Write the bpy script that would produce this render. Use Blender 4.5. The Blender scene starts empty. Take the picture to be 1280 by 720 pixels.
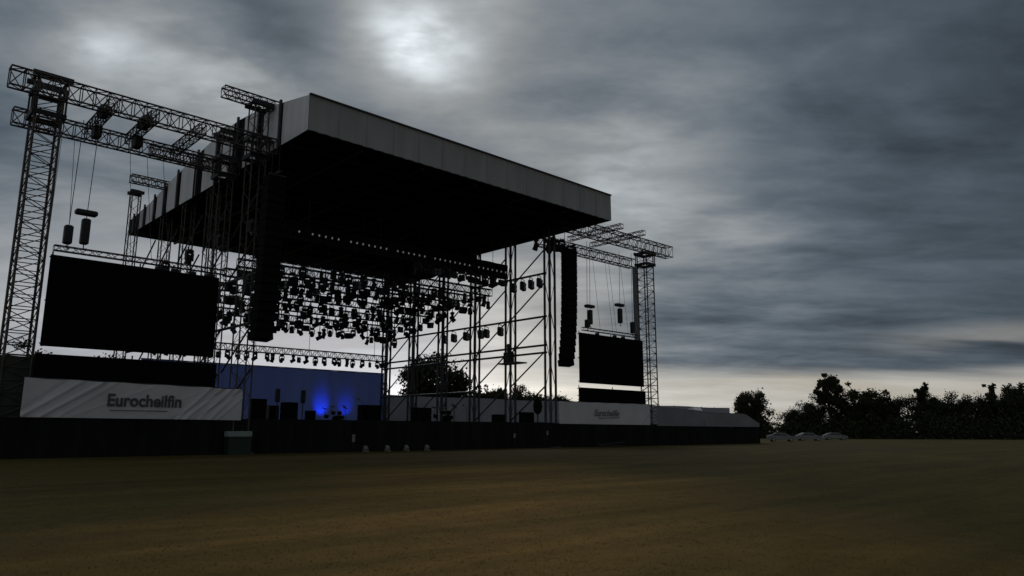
import bpy, math, random
from mathutils import Vector, Matrix
R = random.Random(11)
scene = bpy.context.scene
col = scene.collection
PI = math.pi

# ------------------------------------------------------------------ helpers
ORG = {}                                   # world origin of each object that carries parts

class MB:
    """collects boxes, tubes, sheets in world coordinates; build() links them as one mesh object"""
    def __init__(s): s.v = []; s.f = []
    def add(s, vs, fs):
        n = len(s.v); s.v += [tuple(p) for p in vs]; s.f += [tuple(i + n for i in q) for q in fs]; return s
    def box(s, c, d, rot=None, top=1.0):
        hx, hy, hz = d[0]/2, d[1]/2, d[2]/2
        vs = []
        for z, k in ((-hz, 1.0), (hz, top)):
            for x, y in ((-hx*k, -hy*k), (hx*k, -hy*k), (hx*k, hy*k), (-hx*k, hy*k)):
                p = Vector((x, y, z))
                if rot: p = rot @ p
                vs.append(p + Vector(c))
        return s.add(vs, [(3,2,1,0),(4,5,6,7),(0,1,5,4),(1,2,6,5),(2,3,7,6),(3,0,4,7)])
    def bbox(s, a, b):
        return s.box([(a[i]+b[i])/2 for i in range(3)], [abs(b[i]-a[i]) for i in range(3)])
    def cbox(s, c, d, b, rot=None):
        """box with chamfered vertical and horizontal edges"""
        rings = []
        hx, hy, hz = d[0]/2, d[1]/2, d[2]/2
        def ring(x, y, z, q):
            return [Vector(p) for p in ((-x+q,-y,z),(x-q,-y,z),(x,-y+q,z),(x,y-q,z),(x-q,y,z),(-x+q,y,z),(-x,y-q,z),(-x,-y+q,z))]
        for k, z in ((b, -hz), (0, -hz+b), (0, hz-b), (b, hz)):
            rings.append(ring(hx-k, hy-k, z, b))
        vs = [((rot @ p) if rot else p) + Vector(c) for r in rings for p in r]
        fs = [tuple(reversed(range(8))), tuple(range(24, 32))]
        for k in range(3):
            for i in range(8):
                j = (i+1) % 8; fs.append((k*8+i, k*8+j, k*8+8+j, k*8+8+i))
        return s.add(vs, fs)
    def tube(s, a, b, r, n=6, r2=None, caps=True):
        a = Vector(a); b = Vector(b); d = b - a
        if d.length < 1e-6: return s
        q = d.to_track_quat('Z', 'Y'); r2 = r if r2 is None else r2
        vs = []
        for p, rr in ((a, r), (b, r2)):
            for i in range(n):
                t = 2*PI*i/n
                vs.append(p + q @ Vector((rr*math.cos(t), rr*math.sin(t), 0)))
        fs = [(i, (i+1) % n, n+(i+1) % n, n+i) for i in range(n)]
        if caps: fs += [tuple(reversed(range(n))), tuple(range(n, 2*n))]
        return s.add(vs, fs)
    def path(s, pts, r, n=5):
        for a, b in zip(pts, pts[1:]): s.tube(a, b, r, n)
        return s
    def lathe(s, c, prof, n=16, rot=None):
        vs = []; fs = []
        for (r, z) in prof:
            for i in range(n):
                t = 2*PI*i/n; p = Vector((r*math.cos(t), r*math.sin(t), z))
                if rot: p = rot @ p
                vs.append(p + Vector(c))
        for k in range(len(prof)-1):
            for i in range(n):
                j = (i+1) % n; fs.append((k*n+i, k*n+j, k*n+n+j, k*n+n+i))
        fs += [tuple(reversed(range(n))), tuple(range((len(prof)-1)*n, len(prof)*n))]
        return s.add(vs, fs)
    def prism(s, poly, ax, lo, hi):
        """poly in the two other axes, extruded along axis ax from lo to hi"""
        n = len(poly); vs = []
        for t in (lo, hi):
            for p in poly:
                q = list(p); q.insert(ax, t); vs.append(q)
        fs = [tuple(range(n)), tuple(reversed(range(n, 2*n)))]
        for i in range(n):
            j = (i+1) % n; fs.append((i, n+i, n+j, j))
        return s.add(vs, fs)
    def build(s, name, mat, parent=None, org=None, smooth=False):
        o = Vector(ORG[parent.name]) if parent else Vector(org or (0, 0, 0))
        me = bpy.data.meshes.new(name)
        me.from_pydata([tuple(Vector(p) - o) for p in s.v], [], s.f)
        me.materials.append(mat)
        if smooth:
            for p in me.polygons: p.use_smooth = True
        me.validate(); me.update()
        ob = bpy.data.objects.new(name, me); col.objects.link(ob)
        if parent: ob.parent = parent
        else: ob.location = o
        ORG[ob.name] = o
        return ob

def tag(o, label=None, cat=None, group=None, kind=None):
    if label: o['label'] = label
    if cat: o['category'] = cat
    if group: o['group'] = group
    if kind: o['kind'] = kind
    return o

def thing(name, label, cat, loc, group=None):
    o = bpy.data.objects.new(name, None); o.empty_display_size = 0.3
    o.location = loc; col.objects.link(o); ORG[o.name] = Vector(loc)
    return tag(o, label, cat, group)

def copy_tree(o, parent=None):
    c = o.copy(); col.objects.link(c)
    if parent: c.parent = parent
    ORG[c.name] = ORG[o.name]
    for ch in list(o.children): copy_tree(ch, c)
    return c

# ------------------------------------------------------------------ materials
def mat(name, base, rough=0.7, var=0.25, scale=3.0, bump=0.0, bscale=20.0, metal=0.0, spec=0.3,
        emit=None, estr=0.0, transl=0.0, tint=None, stretch=(1, 1, 1)):
    m = bpy.data.materials.new(name); m.use_nodes = True
    nt = m.node_tree; n = nt.nodes; L = nt.links
    b = n['Principled BSDF']; out = n['Material Output']
    b.inputs['Roughness'].default_value = rough; b.inputs['Metallic'].default_value = metal
    b.inputs['Specular IOR Level'].default_value = spec
    tc = n.new('ShaderNodeTexCoord'); mp = n.new('ShaderNodeMapping'); mp.inputs['Scale'].default_value = stretch
    L.new(tc.outputs['Object'], mp.inputs['Vector'])
    nz = n.new('ShaderNodeTexNoise'); nz.inputs['Scale'].default_value = scale
    nz.inputs['Detail'].default_value = 6; nz.inputs['Roughness'].default_value = 0.6
    L.new(mp.outputs[0], nz.inputs['Vector'])
    cr = n.new('ShaderNodeValToRGB')
    a = [max(0, c*(1-var)) for c in base]; t = tint or [min(1, c*(1+var)) for c in base]
    cr.color_ramp.elements[0].position = 0.3; cr.color_ramp.elements[1].position = 0.7
    cr.color_ramp.elements[0].color = (*a, 1); cr.color_ramp.elements[1].color = (*t, 1)
    L.new(nz.outputs['Fac'], cr.inputs['Fac']); L.new(cr.outputs['Color'], b.inputs['Base Color'])
    if bump:
        n2 = n.new('ShaderNodeTexNoise'); n2.inputs['Scale'].default_value = bscale; n2.inputs['Detail'].default_value = 5
        L.new(mp.outputs[0], n2.inputs['Vector'])
        bp = n.new('ShaderNodeBump'); bp.inputs['Strength'].default_value = bump; bp.inputs['Distance'].default_value = 0.05
        L.new(n2.outputs['Fac'], bp.inputs['Height']); L.new(bp.outputs['Normal'], b.inputs['Normal'])
    if emit:
        b.inputs['Emission Color'].default_value = (*emit, 1); b.inputs['Emission Strength'].default_value = estr
    if transl:
        tr = n.new('ShaderNodeBsdfTranslucent'); L.new(cr.outputs['Color'], tr.inputs['Color'])
        mx = n.new('ShaderNodeMixShader'); mx.inputs['Fac'].default_value = transl
        L.new(b.outputs[0], mx.inputs[1]); L.new(tr.outputs[0], mx.inputs[2]); L.new(mx.outputs[0], out.inputs['Surface'])
    return m

M = dict(
    alu=mat('weathered_dark_truss_metal', (0.06, 0.052, 0.046), 0.55, 0.35, 1.5, metal=0.35),
    steel=mat('dark_scaffold_steel', (0.05, 0.05, 0.052), 0.5, 0.35, 1.2, metal=0.4),
    black=mat('matt_black_metal', (0.014, 0.014, 0.015), 0.55, 0.3, 4),
    cab=mat('black_speaker_paint', (0.006, 0.006, 0.006), 0.85, 0.3, 6, bump=0.2, bscale=60, spec=0.08),
    grille=mat('black_speaker_mesh', (0.005, 0.005, 0.005), 0.9, 0.4, 40, spec=0.1),
    lens=mat('dark_lamp_glass', (0.03, 0.032, 0.036), 0.1, 0.2, 3, spec=0.5),
    screen=mat('unlit_led_screen', (0.004, 0.004, 0.004), 0.8, 0.2, 0.5, spec=0.03),
    drape=mat('black_drape_cloth', (0.009, 0.009, 0.0095), 0.95, 0.5, 0.8, bump=0.5, bscale=2.5, spec=0.1, stretch=(2, 2, 0.2)),
    skirt=mat('black_skirt_cloth', (0.011, 0.011, 0.011), 0.95, 0.5, 0.6, bump=0.4, bscale=3, spec=0.1, stretch=(2, 1, 0.3)),
    fascia=mat('pale_grey_roof_fabric', (0.28, 0.285, 0.285), 0.7, 0.13, 0.35, bump=0.25, bscale=1.3, stretch=(2.2, 2.2, 0.25)),
    gable=mat('pale_gable_fabric', (0.58, 0.58, 0.575), 0.7, 0.14, 0.5, bump=0.25, bscale=1.5, stretch=(2, 2, 0.3)),
    soffit=mat('black_roof_lining', (0.006, 0.006, 0.006), 0.95, 0.5, 0.5, spec=0.05),
    banner=mat('grey_white_banner_cloth', (0.47, 0.47, 0.48), 0.75, 0.10, 0.5, bump=0.15, bscale=2.5),
    banner2=mat('dull_grey_banner_cloth', (0.18, 0.18, 0.192), 0.8, 0.14, 0.4, bump=0.15, bscale=2),
    ink=mat('dark_print', (0.07, 0.07, 0.073), 0.8, 0.3, 2),
    ink2=mat('faded_grey_print', (0.14, 0.14, 0.145), 0.8, 0.3, 2),
    scrim=mat('blue_grey_fence_scrim', (0.24, 0.25, 0.28), 0.9, 0.14, 0.25, bump=0.2, bscale=1.5, transl=0.12),
    green_scrim=mat('dark_green_scrim', (0.035, 0.043, 0.034), 0.95, 0.35, 0.6, bump=0.3, bscale=2),
    blue=mat('blue_stage_cloth', (0.085, 0.125, 0.33), 0.85, 0.10, 0.25, bump=0.2, bscale=0.8, transl=0.42, stretch=(2, 2, 0.25)),
    deck=mat('dark_stage_plywood', (0.03, 0.028, 0.026), 0.7, 0.3, 1.2),
    bluelens=mat('lit_blue_lens', (0.02, 0.05, 0.4), 0.3, 0.1, 3, emit=(0.01, 0.06, 1.0), estr=2.2),
    bulb=mat('lit_frosted_bulb', (0.6, 0.6, 0.58), 0.4, 0.1, 3, emit=(1.0, 0.98, 0.94), estr=0.075),
    binbody=mat('dark_green_plastic', (0.010, 0.025, 0.016), 0.5, 0.2, 3),
    binlid=mat('pale_green_lid', (0.19, 0.24, 0.215), 0.5, 0.12, 3),
    pale=mat('scuffed_pale_plastic', (0.17, 0.165, 0.15), 0.6, 0.2, 5),
    bark=mat('dark_bark', (0.04, 0.032, 0.025), 0.9, 0.35, 2, bump=0.5, bscale=8),
    leaf=mat('dark_green_leaves', (0.030, 0.038, 0.017), 0.85, 0.35, 0.7, transl=0.06, spec=0.1, tint=(0.042, 0.048, 0.024)),
    leaf2=mat('olive_leaves', (0.036, 0.038, 0.018), 0.85, 0.35, 0.7, transl=0.06, spec=0.1, tint=(0.050, 0.048, 0.026)),
    paint=mat('white_car_paint', (0.15, 0.15, 0.148), 0.5, 0.05, 2, spec=0.5),
    glass=mat('dark_car_glass', (0.02, 0.022, 0.025), 0.08, 0.1, 2, spec=0.6),
    tyre=mat('black_rubber', (0.02, 0.02, 0.02), 0.85, 0.2, 8),
    rim=mat('grey_wheel_rim', (0.3, 0.3, 0.31), 0.4, 0.1, 8, metal=0.7),
    headlamp=mat('clear_headlamp', (0.4, 0.4, 0.42), 0.15, 0.1, 8, spec=0.6),
    cable=mat('black_cable', (0.02, 0.02, 0.02), 0.7, 0.2, 8),
    wrap=mat('grey_transport_cover', (0.16, 0.165, 0.18), 0.85, 0.2, 2, bump=0.3, bscale=6),
    white=mat('white_canopy_fabric', (0.72, 0.72, 0.70), 0.7, 0.08, 1.5),
    brass=mat('cymbal_metal', (0.25, 0.2, 0.1), 0.35, 0.2, 4, metal=0.9),
)

# ------------------------------------------------------------------ camera
TH = math.atan(180/930); YAW = math.radians(46.5)
cam = bpy.data.cameras.new('camera'); cam.sensor_width = 36; cam.lens = 930/1280*36
cam.clip_end = 8000; cam.clip_start = 0.1
co = bpy.data.objects.new('camera', cam); col.objects.link(co)
co.location = (0, 0, 1.6); co.rotation_euler = (PI/2 + TH, 0, YAW - PI/2)
scene.camera = co

# ------------------------------------------------------------------ ground
def ground_material():
    m = bpy.data.materials.new('vignetted_field_turf'); m.use_nodes = True
    nt = m.node_tree; n = nt.nodes; L = nt.links; b = n['Principled BSDF']
    b.inputs['Roughness'].default_value = 0.95; b.inputs['Specular IOR Level'].default_value = 0.08
    tc = n.new('ShaderNodeTexCoord')
    def noise(scale, det, rough=0.6, st=(1, 1, 1), rot=0.0, dist=0.0):
        mp = n.new('ShaderNodeMapping'); mp.inputs['Scale'].default_value = st; mp.inputs['Rotation'].default_value[2] = rot
        L.new(tc.outputs['Object'], mp.inputs['Vector'])
        z = n.new('ShaderNodeTexNoise'); z.inputs['Scale'].default_value = scale; z.inputs['Detail'].default_value = det
        z.inputs['Roughness'].default_value = rough; z.inputs['Distortion'].default_value = dist
        L.new(mp.outputs[0], z.inputs['Vector']); return z.outputs['Fac']
    def ramp(src, stops):
        c = n.new('ShaderNodeValToRGB'); e = c.color_ramp.elements
        e[0].position, e[0].color = stops[0][0], (*stops[0][1], 1)
        e[1].position, e[1].color = stops[-1][0], (*stops[-1][1], 1)
        for p, cc in stops[1:-1]:
            k = e.new(p); k.color = (*cc, 1)
        L.new(src, c.inputs['Fac']); return c.outputs['Color']
    def mix(mode, fac, a, bb):
        x = n.new('ShaderNodeMix'); x.data_type = 'RGBA'; x.blend_type = mode
        if isinstance(fac, (int, float)): x.inputs[0].default_value = fac
        else: L.new(fac, x.inputs[0])
        L.new(a, x.inputs[6]); L.new(bb, x.inputs[7]); return x.outputs[2]
    big = noise(0.05, 5, 0.55, (0.35, 1.0, 1), PI/2 - YAW, 0.4)
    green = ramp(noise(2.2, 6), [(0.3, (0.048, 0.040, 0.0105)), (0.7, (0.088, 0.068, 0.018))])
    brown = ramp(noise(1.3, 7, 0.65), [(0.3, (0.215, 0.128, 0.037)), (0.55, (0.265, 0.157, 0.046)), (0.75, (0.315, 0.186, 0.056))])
    # vignette painted into the turf colour: lighter brown middle with ragged edges, darker sides
    def mth(op, a, b):
        x = n.new('ShaderNodeMath'); x.operation = op
        for i, q in enumerate((a, b)):
            if isinstance(q, (int, float)): x.inputs[i].default_value = q
            else: L.new(q, x.inputs[i])
        return x.outputs[0]
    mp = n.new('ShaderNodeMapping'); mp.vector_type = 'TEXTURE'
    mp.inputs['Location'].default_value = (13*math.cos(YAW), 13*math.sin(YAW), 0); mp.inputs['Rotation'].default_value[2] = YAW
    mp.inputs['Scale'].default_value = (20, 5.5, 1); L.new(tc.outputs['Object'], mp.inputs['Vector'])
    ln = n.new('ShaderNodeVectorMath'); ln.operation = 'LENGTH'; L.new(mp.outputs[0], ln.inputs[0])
    lightened = mth('SUBTRACT', 1.0, ln.outputs['Value'])  # painted falloff: turf colour darkens away from the middle of the view
    lightened = mth('ADD', mth('MULTIPLY', mth('MAXIMUM', lightened, -0.9), 0.22), big)
    msk = ramp(lightened, [(0.36, (0, 0, 0)), (0.66, (1, 1, 1))])
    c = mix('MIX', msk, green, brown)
    mid = ramp(noise(0.45, 6, 0.65, (0.22, 1.0, 1), PI/2 - YAW, 0.6), [(0.3, (0.62, 0.62, 0.6)), (0.7, (1.25, 1.22, 1.2))])
    c = mix('MULTIPLY', 0.8, c, mid)
    fine = ramp(noise(26, 4, 0.7), [(0.3, (0.55, 0.55, 0.52)), (0.7, (1.35, 1.32, 1.3))])
    bands = ramp(noise(0.55, 4, 0.6, (0.05, 1.0, 1), PI/2 - YAW, 0.2), [(0.35, (0.66, 0.72, 0.66)), (0.65, (1.22, 1.2, 1.18))])
    c = mix('MULTIPLY', 0.75, c, bands)
    c = mix('MULTIPLY', 0.25, c, fine)
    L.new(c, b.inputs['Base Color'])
    bp = n.new('ShaderNodeBump'); bp.inputs['Strength'].default_value = 0.4; bp.inputs['Distance'].default_value = 0.03
    L.new(noise(14, 6, 0.7), bp.inputs['Height']); L.new(bp.outputs['Normal'], b.inputs['Normal'])
    return m
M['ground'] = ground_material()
g = MB()
NG = 40
def gz(x, y): return 0.0
g.add([(-3000, -3000, 0), (3000, -3000, 0), (3000, 3000, 0), (-3000, 3000, 0)], [(0, 1, 2, 3)])
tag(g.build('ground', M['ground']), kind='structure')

# short dry turf in the foreground: nobody could count the blades
def turf():
    m1 = mat('dry_grass_blades', (0.23, 0.15, 0.042), 0.9, 0.2, 0.6, spec=0.05, transl=0.45, tint=(0.15, 0.112, 0.034))
    r = random.Random(5); b = MB()
    cs, sn = math.cos(YAW), math.sin(YAW)
    for i in range(9000):
        d = 6.8 * (46/6.8) ** (r.random() ** 0.95)
        a = math.radians(r.uniform(-38, 38))
        fx = d*math.cos(a); rx = d*math.sin(a)
        cx, cy = fx*cs + rx*sn, fx*sn - rx*cs
        q0 = r.uniform(0, 2*PI); sp = r.choice((0.06, 0.2, 0.5))
        for j in range(7):
            x = cx + r.gauss(0, sp); y = cy + r.gauss(0, sp)
            h = r.uniform(0.004, 0.016) * (1 + 0.008*d); w = r.uniform(0.004, 0.008) * (1 + 0.06*d)
            t = r.uniform(0, 2*PI); lean = r.uniform(1.0, 3.0)*h; q = q0 + r.gauss(0, 0.9)
            b.add([(x - w*math.cos(t), y - w*math.sin(t), -0.003), (x + w*math.cos(t), y + w*math.sin(t), -0.003),
                   (x + lean*math.cos(q), y + lean*math.sin(q), h)], [(0, 1, 2)])
    tag(b.build('turf_blades', m1), label='short dry grass blades across the brown field', cat='grass', kind='stuff')
turf()

# ------------------------------------------------------------------ truss builders
def lattice(br, a, b, side, up, w, h, bay, r, dense=False):
    """zigzag and end frames on the four faces of a box truss from a to b"""
    a = Vector(a); b = Vector(b); d = (b-a); L = d.length; n = max(2, round(L/bay)); side = Vector(side); up = Vector(up)
    cor = [side*(w/2) + up*(h/2), side*(w/2) - up*(h/2), -side*(w/2) - up*(h/2), -side*(w/2) + up*(h/2)]
    P = lambda k, c: a + d*(k/n) + cor[c]
    for f in range(4):
        c0, c1 = f, (f+1) % 4
        for k in range(n):
            if (k+f) % 2: br.tube(P(k, c0), P(k+1, c1), r, 4, caps=False)
            else: br.tube(P(k, c1), P(k+1, c0), r, 4, caps=False)
            if dense or k == 0: br.tube(P(k, c0), P(k, c1), r, 4, caps=False)
        br.tube(P(n, c0), P(n, c1), r, 4, caps=False)
    return cor

def truss_parts(root, a, b, side, up, w, h, bay=0.9, rc=0.05, rb=0.028, m='alu', dense=False):
    br = MB(); cor = lattice(br, a, b, side, up, w, h, bay, rb, dense)
    for c in cor:
        MB().tube(Vector(a)+c, Vector(b)+c, rc, 8).build('chord', M[m], root)
    br.build('bracing', M[m], root)

def tower(label, x, y, w, ztop, bay, group, cap=True, rc=0.06, m='alu', z0=0.0, name='truss_tower', sleeve=None, dense=False, rungs=False):
    t = thing(name, label, 'truss tower', (x, y, z0), group)
    MB().box((x, y, z0+0.06), (w+0.8, w+0.8, 0.12)).build('base_plate', M['steel'], t)
    truss_parts(t, (x, y, z0+0.12), (x, y, ztop), (1, 0, 0), (0, 1, 0), w, w, bay, rc, rc*(0.28 if rungs else 0.38), m, dense)
    if cap:
        c = MB()
        for dy in (-w*0.62, w*0.62):
            c.bbox((x-w*0.78, y+dy-0.09, ztop), (x+w*0.78, y+dy+0.09, ztop+0.35))
        for dx in (-w*0.62, w*0.62):
            c.bbox((x+dx-0.08, y-w*0.62+0.10, ztop+0.06), (x+dx+0.08, y+w*0.62-0.10, ztop+0.30))
        c.tube((x-w*0.5, y, ztop+0.45), (x+w*0.5, y, ztop+0.45), 0.14, 10)
        c.build('head_block', M['black'], t)
    if sleeve:
        s = MB()
        for z in sleeve:
            for dx, dy, ex, ey in ((0, -1, w+0.5, 0.14), (0, 1, w+0.5, 0.14), (-1, 0, 0.14, w+0.2), (1, 0, 0.14, w+0.2)):
                s.box((x+dx*(w/2+0.17), y+dy*(w/2+0.17), z), (ex, ey, 0.34))
        for dx in (-1, 1):
            for dy in (-1, 1):
                s.tube((x+dx*(w/2+0.16), y+dy*(w/2+0.14), sleeve[0]), (x+dx*(w/2+0.16), y+dy*(w/2+0.14), sleeve[-1]), 0.07, 6)
        s.build('sleeve_block', M['black'], t)
    return t

def gantry(label, a, b, w, h, bay=1.0, group=None, m='alu', name='gantry_truss'):
    a = Vector(a); b = Vector(b); d = (b-a).normalized(); side = d.cross(Vector((0, 0, 1))).normalized(); up = side.cross(d)
    t = thing(name, label, 'truss', (a+b)/2, group)
    truss_parts(t, a, b, side, up, w, h, bay, 0.068, 0.034, m, True)
    return t

# ------------------------------------------------------------------ stage deck, skirts
T0 = 54.4
dk = thing('stage_deck', 'long raised black stage deck under the big roof and both wings', 'stage', (40, 70, 0))
MB().bbox((9.4, T0+0.12, 2.35), (57.4, 88, 2.56)).build('deck_top', M['deck'], dk)
MB().bbox((57.404, T0+0.12, 2.35), (99.9, 68, 2.55)).build('wing_deck', M['deck'], dk)
for x in range(10, 100, 6):
    for y in (T0+0.5, 67.5): MB().tube((x, y, 0), (x, y, 2.35), 0.05, 6).build('leg', M['steel'], dk)

def skirt_sheet(x0, x1, y, z0, z1, amp=0.05, step=0.28):
    b = MB(); n = int((x1-x0)/step); r = random.Random(int(x0*7)); rows = 5
    ph = [r.uniform(0, 6.28) for _ in range(6)]
    for j in range(rows):
        v = j/(rows-1)
        for i in range(n+1):
            x = x0 + (x1-x0)*i/n
            yy = y - amp*(0.6*math.sin(x*3.1+ph[0]) + 0.4*math.sin(x*7.3+ph[1]+v))*(1-0.6*v) - amp
            b.v.append((x, yy, z0+(z1-z0)*v + (0.012*math.sin(x*1.7+ph[2]) if j == rows-1 else 0)))
    for j in range(rows-1):
        for i in range(n):
            k = j*(n+1)+i; b.f.append((k, k+1, k+n+2, k+n+1))
    return b
sk = thing('stage_skirt', 'long black cloth skirt running along the front of the whole stage down to the grass', 'stage skirt', (55, T0, 0))
skirt_sheet(9.0, 24.2, T0, 0.0, 2.48).build('cloth_panel', M['skirt'], sk)
skirt_sheet(24.25, 57.6, T0, 0.0, 2.56).build('cloth_panel', M['skirt'], sk)
skirt_sheet(57.65, 75.3, T0, 0.0, 2.46).build('cloth_panel', M['skirt'], sk)
skirt_sheet(75.35, 100.3, T0, 0.0, 2.30).build('cloth_panel', M['skirt'], sk)
for xj in (24.22, 57.62, 75.32):
    MB().bbox((xj-0.08, T0-0.14, 0), (xj+0.08, T0+0.04, 2.46)).build('joint_strip', M['skirt'], sk)
MB().bbox((100.32, T0-0.1, 0), (100.42, T0+11, 2.28)).build('end_panel', M['skirt'], sk)
MB().bbox((8.86, T0-0.1, 0), (8.96, T0+8, 2.46)).build('end_panel', M['skirt'], sk)

# ------------------------------------------------------------------ banners
def banner_mesh(x0, x1, y, zb0, zb1, zt0, zt1, folds, step=0.12, sag=0.04):
    b = MB(); n = int((x1-x0)/step); rows = 26
    for j in range(rows):
        v = j/(rows-1)
        for i in range(n+1):
            u = i/n; x = x0+(x1-x0)*u
            zb = zb0+(zb1-zb0)*u; zt = zt0+(zt1-zt0)*u - sag*math.sin(u*PI*5)**2
            z = zb+(zt-zb)*v; d = 0.012*math.sin(x*2.1)*math.sin(3*v+x)
            for (fx, sl, wid, am) in folds:
                q = (x - fx) - sl*(z - (zb+zt)/2)
                d += am*math.exp(-(q/wid)**2)
            b.v.append((x, y - 0.02 - max(-0.08, d), z))
    for j in range(rows-1):
        for i in range(n):
            k = j*(n+1)+i; b.f.append((k, k+1, k+n+2, k+n+1))
    return b

def lettering(text, x, y, z, size, m, parent, shear=0.0, bold=0.012, sx=1.0):
    cu = bpy.data.curves.new('lettering', 'FONT'); cu.body = text; cu.size = size; cu.shear = shear; cu.offset = bold
    cu.extrude = 0.001; cu.resolution_u = 4; cu.space_character = 1.0
    tmp = bpy.data.objects.new('lettering_source', cu); col.objects.link(tmp)
    dg = bpy.context.evaluated_depsgraph_get()
    me = bpy.data.meshes.new_from_object(tmp.evaluated_get(dg)); bpy.data.objects.remove(tmp)
    me.name = 'lettering'; me.materials.clear(); me.materials.append(m)
    o = bpy.data.objects.new('lettering', me); col.objects.link(o)
    me.transform(Matrix.Translation(Vector((x, y, z)) - Vector(ORG[parent.name])) @ Matrix.Rotation(PI/2, 4, 'X') @ Matrix.Diagonal((sx, 1, 1, 1)))
    o.parent = parent
    return o

bl = thing('banner', 'creased grey white banner with one bold dark word, below the large unlit screen', 'banner', (16.8, T0-0.2, 2.5))
rr = random.Random(3)
folds = [(11.6, 1.4, 0.10, 0.09), (12.7, 1.5, 0.16, 0.10), (13.6, 1.4, 0.10, 0.05), (11.0, 1.2, 0.22, -0.05), (15.2, 2.3, 0.12, 0.035),
         (20.4, 1.0, 0.09, 0.10), (21.1, 1.1, 0.12, 0.09), (21.9, 1.0, 0.10, 0.10), (22.6, 0.9, 0.14, 0.08), (23.3, 1.1, 0.10, 0.07),
         (20.9, 1.6, 0.2, -0.06), (22.3, 1.5, 0.16, -0.06), (18.9, 2.4, 0.1, 0.03)]
banner_mesh(9.95, 23.86, T0-0.16, 2.5, 2.45, 4.92, 4.72, folds).build('cloth', M['banner'], bl, smooth=True)
lettering('Eurocheilfin', 14.7, T0-0.245, 3.30, 1.12, M['ink'], bl, 0, 0.034, 0.90)
fl = MB(); fl.bbox((14.9, T0-0.246, 2.98), (18.6, T0-0.240, 3.04)); fl.build('print_line', M['ink2'], bl)
rp = MB(); rp.tube((9.9, T0-0.02, 4.93), (23.9, T0-0.02, 4.73), 0.04, 6)
rp.build('top_rail', M['steel'], bl)

br_ = thing('banner', 'grey banner with a faded italic logo, below the smaller unlit screen', 'banner', (66, T0-0.2, 2.5))
f2 = [(58.9+2.1*k+rr.uniform(-.5, .5), rr.uniform(-1, 1.5), rr.uniform(.1, .2), rr.uniform(-.05, .06)) for k in range(8)]
banner_mesh(58.3, 74.2, T0-0.16, 2.46, 2.42, 4.80, 4.86, f2).build('cloth', M['banner'], br_, smooth=True)
lettering('Eurocheilfin', 63.9, T0-0.25, 3.36, 1.0, M['ink2'], br_, 0.35, 0.02, 0.92)
fl = MB(); fl.tube((64.6, T0-0.23, 3.12), (68.4, T0-0.23, 3.22), 0.035, 6); fl.build('print_line', M['ink2'], br_)
MB().tube((58.3, T0-0.02, 4.8), (74.2, T0-0.02, 4.86), 0.04, 6).build('top_rail', M['steel'], br_)

b3 = thing('banner', 'plain grey banner without print, just right of the rightmost tall tower', 'banner', (80, T0-0.2, 2.3))
f3 = [(77+2.6*k, rr.uniform(-1, 1), rr.uniform(.1, .25), rr.uniform(-.04, .05)) for k in range(4)]
banner_mesh(75.6, 86.0, T0-0.16, 2.34, 2.32, 4.62, 4.30, f3).build('cloth', M['banner2'], b3, smooth=True)
MB().tube((75.6, T0-0.02, 4.6), (86.0, T0-0.02, 4.28), 0.05, 6).build('top_rail', M['black'], b3)
b4 = thing('banner', 'dull grey banner with a sloping end, closing off the stage at the trees', 'banner', (93, T0-0.2, 2.3))
bb = banner_mesh(86.05, 100.3, T0-0.16, 2.32, 2.30, 4.1, 4.1, f2, sag=0.02)
nb = len(bb.v)
for i, p in enumerate(bb.v):
    if p[0] > 96.5:
        k = 1 - 0.72*(p[0]-96.5)/3.8
        bb.v[i] = (p[0], p[1], 2.31 + (p[2]-2.31)*k)
bb.build('cloth', M['banner2'], b4, smooth=True)
MB().tube((86.05, T0-0.02, 4.1), (96.5, T0-0.02, 4.1), 0.05, 6).build('top_rail', M['black'], b4)

sc_ = thing('scrim_wall', 'dark green scrim wall left of the large screen, round the foot of the far left tower', 'scrim wall', (8.5, 55.6, 0))
banner_mesh(3.0, 10.75, 55.9, 0.0, 0.0, 6.3, 6.38, [(4, .3, .2, .06), (6, -.3, .3, .07), (8.4, .5, .2, .06)], step=0.3).build('cloth', M['green_scrim'], sc_, smooth=True)
fr = MB()
for x in (3.1, 5.6, 8.1, 10.6): fr.tube((x, 56.05, 0), (x, 56.05, 6.5), 0.05, 6)
for z in (2.2, 4.3, 6.45): fr.tube((3, 56.05, z), (10.8, 56.05, z), 0.04, 6)
fr.build('frame', M['steel'], sc_)

# ------------------------------------------------------------------ roof
RX0, RX1, RZ = 25.0, 60.7, 23.8
prof = [(48.5, 26.65), (50.5, 27.05), (54.2, 27.75), (57.5, 28.35), (61.5, 28.7), (66.0, 28.6), (71.8, 28.0), (78.0, 27.1), (84.0, 26.1), (90.3, 25.6)]
rf = thing('stage_roof', 'huge flat black stage roof with a deep pale grey fascia, overhanging the field', 'stage roof', (43, 69, RZ))
MB().prism([(48.66, RZ+0.12), (90.2, RZ+0.12), (90.2, RZ+0.5), (48.66, RZ+0.5)], 0, RX0+0.15, RX1-0.15).build('lining', M['soffit'], rf)
tp = MB(); poly = [(a, b) for a, b in prof] + [(90.3, 25.2), (48.7, 26.2)]
n = len(prof)
for x in (RX0+0.05, RX1-0.05):
    for (a, b) in prof: tp.v.append((x, a, b))
for i in range(n-1): tp.f.append((i, i+1, n+i+1, n+i))
tp.build('top_cover', M['banner2'], rf)
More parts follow.
